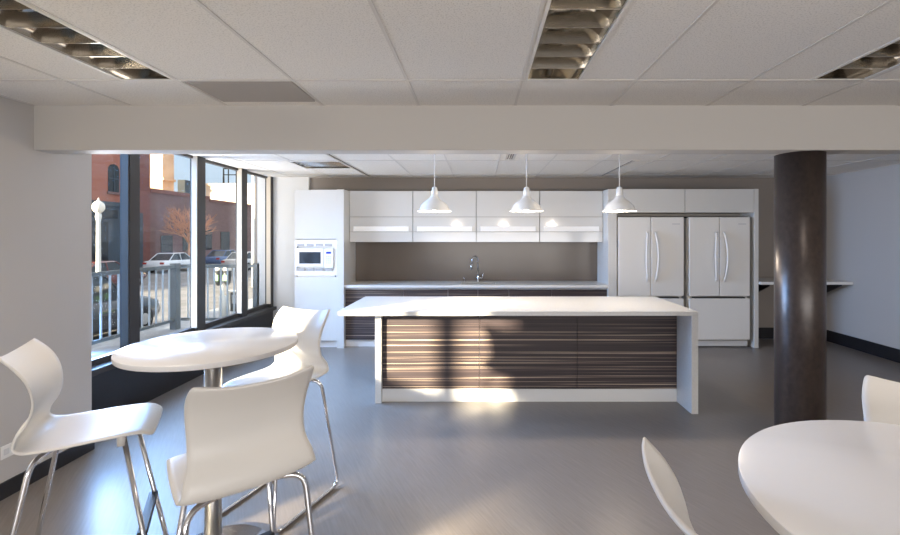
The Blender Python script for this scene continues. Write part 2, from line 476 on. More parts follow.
# microwave
t = thing('microwave', 'white built-in microwave with trim kit in the tall cabinet', 'microwave', (-2.335, YF, 1.05))
def mx(px): return (px - VX) * (YF - .02) / F
def mz(py): return CH + (VY - py) * (YF - .02) / F
x0, x1, z0, z1 = mx(294.6), mx(336.5), mz(275.5), mz(240)
obj('housing', MB().box(-2.60, -2.07, YF + .02, YB - .08, 1.0, 1.52), M['white_satin'], t)
obj('trim_kit', MB().cells([x0, mx(297), mx(333.6), x1], [YF - .012, YF + .02], z0, mz(271.2), []).box(x0, x1, YF - .012, YF + .02, mz(246.3), z1)
    .box(x0, mx(296.3), YF - .012, YF + .02, mz(271.2), mz(246.3)).box(mx(333.6), x1, YF - .012, YF + .02, mz(271.2), mz(246.3)), M['white_satin'], t)
for yy in ((243.7, 246.3), (268.5, 271.0)):
    for (a, b) in ((297, 304.2), (306.4, 313.6), (315.5, 322.8), (324.7, 332)):
        obj('vent_slot', MB().box(mx(a), mx(b), YF - .0125, YF - .002, mz(yy[1]), mz(yy[0])), M['vent_grey'], t)
d = obj('door', MB().box(mx(296.5), mx(324), YF - .03, YF + .01, mz(266.5), mz(248.3)), M['white_satin'], t, .003)
obj('door_window', MB().box(mx(299.5), mx(320.9), YF - .032, YF - .02, mz(263.6), mz(252)), M['mw_glass'], d)
c = obj('control_panel', MB().box(mx(324.3), mx(333.4), YF - .03, YF + .01, mz(267.8), mz(248.3)), M['white_satin'], t, .003)
obj('display', MB().box(mx(326.4), mx(331.2), YF - .032, YF - .02, mz(253.7), mz(251.6)), M['display'], c)
for r in range(4):
    for k in range(3):
        obj('button', MB().box(mx(326.3 + k * 1.8), mx(327.6 + k * 1.8), YF - .032, YF - .02, mz(257.3 + r * 2.1), mz(255.9 + r * 2.1)), M['panel_grey'], c)

# wall cabinets
UY = 6.65
names = ['white gloss wall cabinet next to the microwave cabinet, leftmost of four', 'white gloss wall cabinet behind the left pendant lamp, second of four',
         'white gloss wall cabinet above the faucet and middle pendant, third of four', 'white gloss wall cabinet next to the fridges, rightmost of four']
for i in range(4):
    a = -1.928 + .937 * i; b = a + .934
    t = thing('wall_cabinet', names[i], 'cabinet', ((a + b) / 2, 6.82, 1.5), 'wall cabinets over the worktop')
    obj('carcass', MB().box(a, b, UY + .021, YB - .005, 1.504, 2.255), M['carcass'], t)
    obj('door', MB().box(a + .004, b - .004, UY, UY + .02, 1.879, 2.257), M['white_gloss'], t, .0015)
    dd = obj('door', MB().box(a + .004, b - .004, UY, UY + .02, 1.659, 1.871), M['white_gloss'], t, .0015)
    obj('handle', MB().prism([(UY, 1.735), (UY - .004, 1.735), (UY - .022, 1.668), (UY - .022, 1.660), (UY, 1.660)], 'x', a + .06, b - .06), M['strip'], dd)
    obj('lower_flap', MB().box(a + .004, b - .004, UY, UY + .02, 1.504, 1.652), M['white_gloss'], t, .0015)
single('backsplash', MB().box(-1.93, 1.82, YB - .02, YB - .001, .90, 1.504), M['splash'], 'glossy taupe backsplash panel between worktop and wall cabinets', 'backsplash')
# base cabinets
seams = [-1.93, -1.10, -.46, .415, 1.03, 1.82]
bl = ['base cabinet with dark streaked drawers beside the microwave cabinet', 'dark streaked base cabinet just left of the sink cabinet', 'dark streaked sink base cabinet with two doors under the faucet',
      'dark streaked base cabinet just right of the sink cabinet', 'dark streaked base cabinet beside the left fridge']
for i in range(5):
    a, b = seams[i], seams[i + 1]
    t = thing('base_cabinet', bl[i], 'cabinet', ((a + b) / 2, 6.75, 0), 'base cabinets under the back worktop')
    obj('carcass', MB().box(a + .001, b - .001, YF + .08, YB - .01, .10, .60 if i == 2 else .855), M['white_satin'], t)
    obj('toe_kick', MB().box(a, b, YF + .09, YF + .105, 0, .10), M['white_satin'], t)
    obj('grip_rail', MB().box(a, b, YF + .05, YF + .08, .828, .855), M['panel_grey'], t)
    if i == 2:
        mid = -.03
        for (p, q) in ((a, mid), (mid, b)): obj('door', MB().box(p + .002, q - .002, YF + .055, YF + .075, .105, .822), M['zebra'], t, .001)
    else:
        for (p, q) in ((.105, .45), (.454, .822)): obj('drawer', MB().box(a + .002, b - .002, YF + .055, YF + .075, p, q), M['zebra'], t, .001)
sk = (-.285, .235, 6.56, 6.80)
single('worktop', MB().cells([-1.93, sk[0], sk[1], 1.82], [YF, sk[2], sk[3], YB - .02], .858, .893, [sk]), M['quartz'], 'long white worktop along the back wall with sink cutout', 'worktop')
t = thing('kitchen_sink', 'stainless undermount sink set in the back worktop', 'sink', ((sk[0] + sk[1]) / 2, 6.68, .66))
obj('basin', MB().box(sk[0], sk[1], sk[2], sk[3], .66, .672).box(sk[0], sk[0] + .01, sk[2], sk[3], .672, .8945).box(sk[1] - .01, sk[1], sk[2], sk[3], .672, .8945)
    .box(sk[0] + .01, sk[1] - .01, sk[2], sk[2] + .01, .672, .8945).box(sk[0] + .01, sk[1] - .01, sk[3] - .01, sk[3], .672, .8945), M['steel'], t)
obj('drain', MB().lathe([(.04, 0), (.04, .004), (.025, .005)], ((sk[0] + sk[1]) / 2, 6.68, .672), 20), M['chrome'], t)
fx, fy = -.03, 6.87
t = thing('faucet', 'chrome gooseneck kitchen faucet behind the sink', 'faucet', (fx, fy, .893))
obj('base', MB().lathe([(.028, 0), (.028, .006), (.02, .012), (.02, .09), (.016, .10)], (fx, fy, .893), 20), M['chrome'], t)
pts = [(fx, fy, .98)] + [(fx, fy, 1.20)] + [(fx - .045 + .045 * math.cos(a), fy - .0 - .02 * (1 - math.cos(a)), 1.215 + .06 * math.sin(a)) for a in [PI * k / 10 for k in range(1, 10)]] + [(fx - .095, fy - .04, 1.17)]
obj('neck', MB().tube(pts, .012), M['chrome'], t)
obj('spout', MB().tube([(fx - .094, fy - .04, 1.18), (fx - .104, fy - .045, 1.08)], .016), M['chrome'], t)
obj('handle', MB().tube([(fx, fy, .955), (fx + .06, fy, .955)], .014).tube([(fx + .06, fy, .95), (fx + .085, fy - .01, 1.03)], .007), M['chrome'], t)
t = thing('soap_dispenser', 'small chrome soap dispenser left of the faucet', 'soap dispenser', (-.235, fy, .893))
obj('body', MB().lathe([(.02, 0), (.02, .008), (.01, .012), (.01, .05)], (-.235, fy, .893), 16), M['chrome'], t)
obj('nozzle', MB().tube([(-.235, fy, .94), (-.235, fy - .0, .955), (-.255, fy - .05, .955)], .007), M['chrome'], t)

# fridge surround
single('fridge_side_panel', MB().box(1.822, 1.945, YF, YB - .01, 0, 2.262), M['white_gloss'], 'white upright panel between the worktop and left fridge', 'panel', bev=.002)
single('fridge_side_panel', MB().box(3.90, 3.962, YF, YB - .01, 0, 2.262), M['white_gloss'], 'white upright panel at far right end of the fridges', 'panel', bev=.002)
for i, (a, b, lb) in enumerate([(1.947, 2.915, 'white over-fridge cabinet above the left fridge'), (2.917, 3.898, 'white over-fridge cabinet above the right fridge')]):
    t = thing('over_fridge_cabinet', lb, 'cabinet', ((a + b) / 2, 6.7, 1.92), 'cabinets over the fridges')
    obj('carcass', MB().box(a, b, YF + .022, YB - .01, 1.927, 2.26).box(a, b, YF + .35, YB - .01, 1.874, 1.927), M['carcass'], t)
    obj('door', MB().box(a + .004, b - .004, YF, YF + .02, 1.927, 2.26), M['white_gloss'], t, .0015)


def fridge(a, b, label):
    Yd = YF
    t = thing('refrigerator', label, 'refrigerator', ((a + b) / 2, 6.7, 0), 'french door refrigerators')
    obj('cabinet', MB().box(a, b, Yd + .08, YB - .03, .03, 1.85), M['fridge'], t, .004)
    obj('grille', MB().box(a + .01, b - .01, Yd + .05, Yd + .08, .012, .095), M['panel_grey'], t, .004)
    obj('foot', MB().box(a + .02, a + .07, Yd + .09, Yd + .14, 0, .03), M['black'], t)
    obj('foot', MB().box(b - .07, b - .02, Yd + .09, Yd + .14, 0, .03), M['black'], t)
    obj('hinge_cover', MB().box(a, b, Yd + .06, Yd + .3, 1.85, 1.872), M['dark_gap'], t)
    mid = (a + b) / 2
    fz = obj('freezer_drawer', MB().box(a + .002, b - .002, Yd, Yd + .07, .115, .705), M['fridge'], t, .012, 3)
    obj('grip_recess', MB().box(a + .07, b - .07, Yd + .006, Yd + .07, .705, .722), M['dark_gap'], fz)
    for s, (p, q) in ((-1, (a + .002, mid - .003)), (1, (mid + .003, b - .002))):
        d = obj('door', MB().box(p, q, Yd, Yd + .07, .735, 1.862), M['fridge'], t, .012, 3)
        hx = mid + s * .055
        pts = [(hx + s * .03 * math.sin(PI * k / 14), Yd - .012 - .045 * math.sin(PI * k / 14) ** .6, .95 + .70 * k / 14) for k in range(15)]
        obj('handle', MB().tube(pts, .014, 10), M['fridge_handle'], d)
        if s == 1:
            obj('badge', MB().box(q - .17, q - .06, Yd - .0012, Yd + .01, 1.755, 1.772), M['panel_grey'], d)
    return t
fridge(1.962, 2.905, 'white french door refrigerator next to the worktop, left of two')
fridge(2.975, 3.845, 'white french door refrigerator at the right, nearer the column')

# wall counter at right
t = thing('wall_counter', 'white wall-mounted counter on the right behind the column', 'counter', (4.6, 6.7, .9))
obj('top', MB().box(3.965, XR - .002, 6.35, YB - .002, .905, .944), M['quartz'], t, .003)
for xx in (4.12, 5.15):
    obj('bracket', MB().prism([(6.42, .90), (YB - .005, .90), (YB - .005, .62), (YB - .03, .62), (6.42, .875)], 'x', xx - .012, xx + .012), M['base'], t)

# ------------------------------------------------------------------ island
IY0, IYP, IY1 = 4.03, 4.33, 5.02
IT = .92
single('island_worktop', MB().box(-1.28, 1.955, IY0, IY1, IT - .04, IT), M['quartz'], 'thick white island worktop overhanging the streaked panels', 'worktop', bev=.003)
single('island_end_panel', MB().box(-1.0, -.94, 4.285, 4.96, 0, IT - .04), M['quartz'], 'white end panel on window side of the island', 'panel', bev=.002)
single('island_end_panel', MB().box(1.895, 1.955, IY0, IY1 - .02, 0, IT - .04), M['quartz'], 'white end panel on fridge side of the island', 'panel', bev=.002)
isl = [(-.94, -.004, 'island cabinet with sunlit streaked panel at the window end'), (-.004, .935, 'island cabinet with streaked panel in the middle of the island'), (.935, 1.895, 'island cabinet with dark streaked panel at the fridge end')]
for a, b, lb in isl:
    t = thing('island_cabinet', lb, 'cabinet', ((a + b) / 2, 4.65, 0), 'cabinets of the island')
    obj('carcass', MB().box(a + .001, b - .001, IYP + .021, 4.93, .12, IT - .042), M['white_satin'], t)
    obj('front_panel', MB().box(a + .0015, b - .0015, IYP, IYP + .02, .125, IT - .042), M['zebra'], t, .001)
    obj('toe_kick', MB().box(a, b, IYP + .004, IYP + .02, 0, .122), M['white_satin'], t)

# ------------------------------------------------------------------ pendants
pl = ['white enamel pendant lamp over the window end of the island', 'white enamel pendant lamp over the middle of the island', 'white enamel pendant lamp over the island end near the fridges']
for i, px in enumerate((434.5, 526.5, 619.5)):
    y = 4.5; x = (px - VX) * y / F; zb = 1.842
    t = thing('pendant_lamp', pl[i], 'pendant lamp', (x, y, ZC2), 'pendant lamps over the island')
    obj('ceiling_rose', MB().lathe([(.055, ZC2 - .0005), (.055, ZC2 - .02), (.015, ZC2 - .03)], (x, y, 0), 24), M['pendant'], t)
    obj('cord', MB().tube([(x, y, ZC2 - .02), (x, y, zb + .22)], .0045, 8), M['cord'], t)
    obj('socket_cap', MB().lathe([(.012, .245), (.026, .235), (.03, .20), (.034, .15), (.03, .149)], (x, y, zb), 24), M['pendant'], t)
    pr = [(.034, .155), (.04, .15), (.05, .13), (.078, .108), (.112, .082), (.136, .056), (.148, .026), (.166, .006), (.170, 0), (.166, 0), (.145, .024), (.132, .053), (.109, .078), (.075, .103), (.046, .126), (.036, .145), (.03, .15)]
    obj('shade', MB().lathe(pr, (x, y, zb), 40, cap=False), M['pendant'], t)
    obj('bulb', MB().lathe([(.0005, -.004), (.02, .0), (.034, .018), (.037, .04), (.028, .068), (.016, .09), (.014, .12)], (x, y, zb), 20), M['bulb'], t)
    L = bpy.data.lights.new('pendant_glow', 'POINT'); L.energy = 17; L.color = (1, .84, .66); L.shadow_soft_size = .05
    lo = bpy.data.objects.new('pendant_glow', L); COL.objects.link(lo); lo.location = (x, y, zb - .05)

# ------------------------------------------------------------------ bar tables
def bar_table(x, y, r, rb, label):
    t = thing('bar_table', label, 'table', (x, y, 0), 'round white bar tables')
    obj('tabletop', MB().lathe([(.0, 1.07), (r - .003, 1.07), (r, 1.067)], (x, y, 0), 96, cap=False)
        .lathe([(r, 1.067), (r, 1.047), (r - .003, 1.044), (.0, 1.044)], (x, y, 0), 96, cap=False), M['table'], t)
    obj('post', MB().lathe([(.038, .016), (.038, 1.02)], (x, y, 0), 32), M['steel'], t)
    obj('top_plate', MB().lathe([(.038, 1.02), (.12, 1.03), (.12, 1.044)], (x, y, 0), 32), M['steel'], t)
    obj('base_disc', MB().lathe([(rb - .005, 0), (rb, .006), (rb - .005, .012), (.06, .018), (.05, .03), (.038, .03)], (x, y, 0), 64), M['chrome'], t)
    return t
bar_table(-1.313, 2.214, .388, .265, 'round white bar table near the windows with three stools')
bar_table(1.004, .846, .45, .19, 'round white bar table cut off at lower right')

# ------------------------------------------------------------------ stools
def catmull(pts, n):
    out = []; N = len(pts)
    for i in range(N - 1):
        p = [pts[max(i - 1, 0)], pts[i], pts[i + 1], pts[min(i + 2, N - 1)]]
        for k in range(n):
            t = k / n
            out.append(tuple(.5 * (2 * p[1][c] + (p[2][c] - p[0][c]) * t + (2 * p[0][c] - 5 * p[1][c] + 4 * p[2][c] - p[3][c]) * t * t + (-p[0][c] + 3 * p[1][c] - 3 * p[2][c] + p[3][c]) * t ** 3) for c in range(len(pts[0]))))
    out.append(tuple(pts[-1])); return out


def shell():
    # (u forward, z, half width, edge lift along the surface normal)
    prof = [(.225, .722, .165, -.004), (.218, .735, .185, -.004), (.17, .752, .203, -.002), (.06, .748, .213, .004), (-.06, .738, .218, .010), (-.15, .731, .219, .017), (-.205, .738, .218, .020),
            (-.232, .768, .212, .021), (-.222, .815, .204, .018), (-.190, .868, .189, .018), (-.180, .93, .188, .02), (-.198, 1.0, .195, .026), (-.232, 1.055, .199, .03), (-.272, 1.10, .192, .03), (-.281, 1.11, .182, .03)]
    c = catmull(prof, 4); n = len(c); nt = 18; th = .011
    V = []
    for side in (1, -1):
        for i, (u, z, hw, lift) in enumerate(c):
            a, b = c[max(i - 1, 0)], c[min(i + 1, n - 1)]
            du, dz = b[0] - a[0], b[1] - a[1]; q = math.hypot(du, dz) or 1
            nu, nz = dz / q, -du / q              # points up over the seat and forward on the back
            for j in range(nt + 1):
                s = -1 + 2 * j / nt
                w = hw * s
                e = lift * abs(s) ** 2.4 + side * th / 2 * (1 - .55 * max(0, abs(s) - .9) / .1)
                V.append((u + nu * e, w, z + nz * e))
    W = nt + 1; half = n * W; Fc = []
    for i in range(n - 1):
        for j in range(nt):
            q = (i * W + j, i * W + j + 1, (i + 1) * W + j + 1, (i + 1) * W + j)
            Fc.append(q); Fc.append(tuple(half + k for k in reversed(q)))
        for j in (0, nt):
            Fc.append((i * W + j, (i + 1) * W + j, half + (i + 1) * W + j, half + i * W + j))
    for j in range(nt):
        for i in (0, n - 1):
            Fc.append((i * W + j, i * W + j + 1, half + i * W + j + 1, half + i * W + j))
    return MB().add(V, Fc, True)


def make_stool():
    t = thing('bar_stool', '', 'stool', (0, 0, 0), 'white moulded bar stools')
    obj('seat_shell', shell(), M['shell'], t)
    for s in (-1, 1):
        top = .716
        loop = [(-.10, s * .01, .708), (-.165, s * .19, .706), (-.29, s * .225, .011), (.245, s * .215, .011), (.118, s * .135, top)]
        obj('side_frame', MB().tube(rounded(loop, .06, 7), .0105, 10), M['chrome'], t)
        obj('mount', MB().lathe([(.017, .69), (.017, .722), (.012, .738)], (.11, s * .137, 0), 14), M['shell'], t)
    obj('cross_bar', MB().tube([(.11, -.135, top - .004), (.11, .135, top - .004)], .009).tube([(-.10, 0, .708), (.11, 0, top - .004)], .009), M['chrome'], t)
    obj('footrest', MB().box(.168, .205, -.185, .185, .285, .312), M['black'], t, .004)
    return t
stool = make_stool()
ST = [((-1.72, 2.02), (.87, .49), 'white bar stool at left, side view before the grey wall'),
      ((-.915, 1.70), (-.66, .75), 'white bar stool seen from behind, nearest in front of left table'),
      ((-1.215, 2.68), (-.33, -.944), 'white bar stool behind the left table, facing the camera'),
      ((.62, .84), (.995, -.1), 'white bar stool at bottom edge, edge-on left of right table'),
      ((1.285, 1.195), (-.62, -.79), 'white bar stool behind the right table at right edge')]
for i, (p, d, lb) in enumerate(ST):
    o = stool if i == 0 else copy_tree(stool)
    place(o, (p[0], p[1], 0), math.atan2(d[1], d[0]), lb)

# ------------------------------------------------------------------ outside : balcony, railing
GZ = -1.05
struct('street_ground', MB().box(-120, -3.3, -60, 160, GZ - .3, GZ - .12), M['asphalt'])
struct('sidewalk', MB().box(-9.6, -3.4, -20, 100, GZ - .12, GZ), M['concrete'])
struct('far_sidewalk', MB().box(-27, -25, -20, 100, GZ - .12, GZ), M['concrete'])
struct('balcony_slab', MB().box(-4.95, -3.42, 2.75, 7.15, GZ, .16), M['concrete'], bev=.01)
struct('wall_sun_block', MB().box(-9.2, -3.02, 2.55, 2.75, GZ, 4.2), M['concrete'])            # unseen wall added to keep the sun off the visible windows
struct('wall_sun_block_rear', MB().box(-7.2, 7, -9, -8.6, GZ, 4.6), M['brick_brown'])         # unseen wall added to stop sun entering the rear opening

def railing(p, q, label, spacing, post_at_end):
    p = Vector(p); q = Vector(q); d = (q - p); L = d.length; d.normalize(); nrm = Vector((-d.y, d.x, 0))
    t = thing('railing', label, 'railing', (p.x, p.y, .16))
    def bar(a, b, hw, z0, z1):
        m = MB(); A = p + d * a; B = p + d * b
        vs = []
        for z in (z0, z1):
            for (P, s) in ((A, -1), (B, -1), (B, 1), (A, 1)): vs.append((P.x + nrm.x * hw * s, P.y + nrm.y * hw * s, z))
        return m.add(vs, [(0, 3, 2, 1), (4, 5, 6, 7), (0, 1, 5, 4), (1, 2, 6, 5), (2, 3, 7, 6), (3, 0, 4, 7)])
    obj('top_rail', bar(0, L, .03, 1.10, 1.15), M['rail'], t)
    obj('bottom_rail', bar(0, L, .022, .28, .32), M['rail'], t)
    n = int(L / spacing)
    for k in range(1, n):
        a = L * k / n
        obj('picket', bar(a - .009, a + .009, .009, .32, 1.10), M['picket'], t)
    for a in post_at_end: obj('post', bar(a - .05, a + .05, .05, .16, 1.17), M['rail'], t)
railing((-4.7, 3.4, 0), (-4.7, 6.94, 0), 'blue-grey balcony railing running away along the street', .135, (.06, 3.54))
railing((-4.64, 7.0, 0), (-3.42, 7.0, 0), 'pale balcony railing across the far end of the balcony', .10, (1.18,))

# ------------------------------------------------------------------ outside : buildings
FX = -27
t = thing('brick_building', 'orange brick building with teal storefront across the street', 'building', (FX - 4, 28, GZ))
obj('wall', MB().box(FX - 8, FX, 18, 34.4, 3.95, 17), M['brick_orange'], t)
obj('storefront', MB().box(FX - 8, FX + .05, 18, 34.4, GZ, 3.9), M['teal'], t)
obj('cornice', MB().box(FX - .1, FX + .25, 18, 34.4, 3.75, 4.05), M['teal'], t)
for (a, b, z0, z1) in ((27.2, 29.6, GZ + .3, 2.6), (30.6, 32.6, GZ + .3, 2.6), (21, 25, GZ + .3, 2.6)):
    obj('shop_window', MB().box(FX, FX + .08, a, b, z0, z1), M['shopdark'], t)
for yc in (22.5, 27.9, 33.15):
    w = obj('window', MB().prism([(yc - .5, 4.8), (yc + .5, 4.8), (yc + .5, 6.55), (yc + .3, 6.78), (yc, 6.86), (yc - .3, 6.78), (yc - .5, 6.55)], 'x', FX - .1, FX + .03), M['shopdark'], t)
    obj('sill', MB().box(FX, FX + .12, yc - .6, yc + .6, 4.62, 4.8), M['brick_brown'], w)
    obj('bars', MB().box(FX, FX + .06, yc - .03, yc + .03, 4.8, 6.8).box(FX, FX + .06, yc - .5, yc + .5, 5.75, 5.82), M['teal'], w)
sg = obj('shop_sign', MB().box(FX + .05, FX + .12, 31.0, 33.4, 2.85, 3.5), M['shopdark'], t)
t = thing('brick_tower', 'dark red tall brick building next to the orange one', 'building', (FX - 3, 35.6, GZ))
obj('wall', MB().box(FX - 8, FX - .05, 34.4, 36.9, GZ, 17), M['brick_red'], t)
obj('storefront', MB().box(FX - .05, FX + .05, 34.5, 36.0, GZ, 3.4), M['teal'], t)
single('beige_tower', MB().box(-52, -42.3, 60, 62.2, GZ, 26).box(-52, -42.1, 59.9, 62.3, 9, 9.3), M['stone_beige'], 'sunlit beige tower behind the brick buildings', 'building')
t = thing('brick_warehouse', 'long low brown brick building behind the bare tree', 'building', (FX - 5, 48, GZ))
obj('wall', MB().box(FX - 10, FX - .1, 36.9, 62, GZ, 5.15), M['brick_brown'], t)
obj('parapet', MB().box(FX - .4, FX, 36.9, 45, 5.15, 5.5).box(FX - .4, FX, 45, 62, 5.0, 5.25), M['brick_red'], t)
obj('roof_hut', MB().box(FX - 2.3, FX - 1.6, 43.6, 45.4, 5.15, 7.0), M['shopdark'], t)
for (a, b, z0, z1) in ((38.2, 39.6, GZ, 1.6), (41, 42.5, .2, 2.2), (44, 45.4, .2, 2.2), (47, 48.6, GZ, 2.0), (50.5, 52, .2, 2.2), (54, 56, .2, 2.2)):
    obj('window', MB().box(FX - .1, FX - .04, a, b, z0, z1), M['shopdark'], t)
single('tan_building', MB().box(-39, -24.5, 64, 74, GZ, 8.8).box(-39.2, -24.3, 63.8, 74.2, 8.7, 9.0), M['stone_pale'], 'sunlit tan building beyond the low brick one', 'building')
t = thing('billboard_frame', 'empty dark billboard frame on the distant roof', 'billboard', (-36.3, 66, 9.02))
obj('frame', MB().tube([(-37.6, 66, 9.02), (-37.6, 66, 11.4), (-35.1, 66, 11.4), (-35.1, 66, 9.02)], .13, 6).tube([(-37.6, 66, 10.5), (-35.1, 66, 10.5)], .08, 6), M['shopdark'], t)
obj('ladder', MB().tube([(-36.9, 66, 9.02), (-36.9, 66, 11.4)], .08, 6).tube([(-35.6, 66, 9.02), (-35.6, 66, 11.4)], .08, 6), M['shopdark'], t)

# ------------------------------------------------------------------ outside : cars
def car(x, y, rz, paint, label, suv=False):
    t = thing('car', label, 'car', (x, y, GZ - .12), 'cars parked on the street')
    LOC[t.name] = Vector((0, 0, 0))
    h = 1.75 if suv else 1.46
    st = ([(-2.3, .5, .78, .80), (-2.22, .34, 1.0, .86), (-1.5, .26, 1.08, .9), (-.4, .24, 1.06, .91), (.9, .24, 1.02, .91), (1.7, .28, .98, .88), (2.15, .34, .86, .82), (2.3, .45, .7, .74)] if suv else
          [(-2.32, .45, .72, .76), (-2.2, .32, .9, .83), (-1.5, .24, .95, .88), (-.4, .22, .92, .89), (.8, .22, .9, .89), (1.6, .26, .82, .86), (2.15, .34, .72, .8), (2.32, .42, .6, .72)])
    V = []; Fc = []
    for (px, zl, zh, hw) in st:
        V += [(px, -hw * .9, zl), (px, -hw, zl + .12), (px, -hw * .99, (zl + zh) / 2), (px, -hw * .94, zh - .06), (px, -hw * .8, zh), (px, hw * .8, zh), (px, hw * .94, zh - .06), (px, hw * .99, (zl + zh) / 2), (px, hw, zl + .12), (px, hw * .9, zl)]
    k = 10
    for i in range(len(st) - 1):
        for j in range(k): Fc.append((i * k + j, i * k + (j + 1) % k, (i + 1) * k + (j + 1) % k, (i + 1) * k + j))
    Fc += [tuple(range(k)), tuple(range(len(V) - 1, len(V) - k - 1, -1))]
    obj('body', MB().add(V, Fc, True), paint, t)
    # cabin : glass block with painted roof and pillars
    zb = .98 if suv else .88
    bo = [(-2.1, .74), (1.05, .74)] if suv else [(-1.75, .74), (1.05, .74)]
    to = [(-1.85, .62), (.35, .62)] if suv else [(-1.0, .6), (.25, .6)]
    def frustum(z0, z1, A, B):
        v = [(A[0][0], -A[0][1], z0), (A[1][0], -A[1][1], z0), (A[1][0], A[1][1], z0), (A[0][0], A[0][1], z0), (B[0][0], -B[0][1], z1), (B[1][0], -B[1][1], z1), (B[1][0], B[1][1], z1), (B[0][0], B[0][1], z1)]
        return MB().add(v, [(0, 3, 2, 1), (4, 5, 6, 7), (0, 1, 5, 4), (1, 2, 6, 5), (2, 3, 7, 6), (3, 0, 4, 7)])
    obj('window_band', frustum(zb, h - .05, bo, to), M['car_glass'], t)
    roof = frustum(h - .06, h, [(to[0][0] - .06, .64), (to[1][0] + .06, .64)], [(to[0][0] + .1, .54), (to[1][0] - .08, .54)])
    for s in (-1, 1):
        for (b0, t0) in ((bo[0][0], to[0][0]), ((bo[0][0] + bo[1][0]) / 2, (to[0][0] + to[1][0]) / 2), (bo[1][0], to[1][0])):
            roof.tube([(b0, s * .745, zb - .02), (t0, s * .625, h - .05)], .035, 6)
    obj('roof', roof, paint, t, .02)
    r = .36 if suv else .32
    for wx in (-1.42, 1.42):
        for s in (-1, 1):
            w = obj('wheel', MB().lathe([(r * .6, -.11), (r, -.09), (r, .09), (r * .6, .11)], (wx, s * .8, r), 24, axis='y'), M['tyre'], t)
            obj('rim', MB().lathe([(.02, .115), (r * .2, .118), (r * .58, .105), (r * .62, -.105), (r * .2, -.118), (.02, -.115)], (wx, s * .8, r), 12, axis='y', smooth=False), M['steel'], w)
    for s in (-1, 1):
        obj('headlight', MB().lathe([(.01, .09), (.09, .05), (.1, -.05)], (2.17, s * .6, .62), 12, axis='x'), M['light_lens'], t)
        obj('tail_light', MB().box(-2.33, -2.2, s * .62 - .13, s * .62 + .13, .68, .82), M['red_lens'], t)
        obj('mirror', MB().box(.75, .9, s * .93 - .07, s * .93 + .07, .92, 1.04), paint, t, .02)
    place(t, (x, y, GZ - .12), rz)
car(-23.6, 34.8, PI / 2, M['car_white'], 'white sedan parked by the bare tree across the street')
car(-19.6, 23.2, PI / 2, M['car_maroon'], 'dark maroon car parked beside the white globe lamp post')
car(-10.6, 11.6, PI / 2, M['car_dark'], 'black sport utility car close behind the balcony railing', True)
car(-23.4, 41.4, PI / 2, M['car_blue'], 'blue sedan parked across the street beyond the white one')
car(-19.2, 37.0, PI / 2, M['car_silver'], 'silver car nearer the kerb in front of the blue one')
car(-23.6, 50.2, PI / 2, M['car_red'], 'small red car farthest down the street')

# bare tree
def tree(x, y):
    m = MB(); r0 = .1
    rnd = random.Random(4)
    def grow(p, d, L, r, depth):
        n = 4; pts = [p]; rad = [r]
        for k in range(n):
            d = (d + Vector((rnd.uniform(-.12, .12), rnd.uniform(-.12, .12), rnd.uniform(-.02, .1)))).normalized()
            p = p + d * L / n; pts.append(p); rad.append(r * (1 - .4 * (k + 1) / n))
        m.tube(pts, r, 5, rad=rad)
        if depth == 0: return
        for k in range(4 if depth > 1 else 4):
            ang = rnd.uniform(0, 2 * PI); sp = rnd.uniform(.4, .85)
            a = d.orthogonal().normalized(); b = d.cross(a)
            nd = (d * math.cos(sp) + (a * math.cos(ang) + b * math.sin(ang)) * math.sin(sp)).normalized()
            nd.z = max(nd.z, .05)
            q = pts[-1] if k < 2 else pts[rnd.choice((2, 3))]
            grow(q, nd.normalized(), L * rnd.uniform(.62, .8), r * .58, depth - 1)
    t = thing('bare_tree', 'leafless street tree with sunlit twigs behind the white sedan', 'tree', (x, y, GZ))
    m.tube([(x, y, GZ), (x, y, GZ + 1), (x + .03, y, GZ + 2.0)], r0, 8, rad=[.13, .1, .09])
    for k in range(6):
        a = 2 * PI * k / 6 + .3
        grow(Vector((x + .03, y, GZ + 1.75 + .05 * k)), Vector((math.cos(a) * .45, math.sin(a) * .55, .85)).normalized(), 1.35, .075, 3)
    obj('branches', m, M['bark'], t)
tree(-24.6, 38.05)

# lamp post, pole, meter, news boxes
x, y = -18.1, 21.35
t = thing('globe_lamp_post', 'white street lamp post with round globe by the storefront', 'lamp post', (x, y, GZ - .12))
obj('post', MB().lathe([(.16, GZ - .12), (.16, GZ + .3), (.1, GZ + .5), (.085, 2.3), (.13, 2.5), (.1, 2.65)], (x, y, 0), 16), M['post_white'], t)
obj('globe', MB().lathe([(.1, 2.64)] + [(.25 * math.sin(a), 2.95 - .3 * math.cos(a)) for a in [PI * k / 10 for k in range(1, 10)]] + [(.05, 3.26), (.01, 3.4)], (x, y, 0), 20), M['globe'], t)
x, y = -12.2, 24.2
t = thing('street_pole', 'tall pale street pole carrying a white banner', 'pole', (x, y, GZ - .12))
obj('pole', MB().lathe([(.09, GZ - .12), (.07, 4.9)], (x, y, 0), 12), M['post_white'], t)
obj('banner', MB().box(x + .1, x + .55, y - .02, y + .02, 2.5, 3.6), M['sign'], t)
obj('bracket', MB().tube([(x, y, 3.62), (x + .58, y, 3.62)], .02, 6).tube([(x, y, 2.48), (x + .58, y, 2.48)], .02, 6), M['shopdark'], t)
x, y = -8.06, 14.1
t = thing('parking_meter', 'twin headed parking meter beyond the balcony railing', 'parking meter', (x, y, GZ))
obj('post', MB().lathe([(.11, GZ), (.11, GZ + .75), (.04, GZ + .8), (.04, GZ + 1.1)], (x, y, 0), 14), M['post_white'], t)
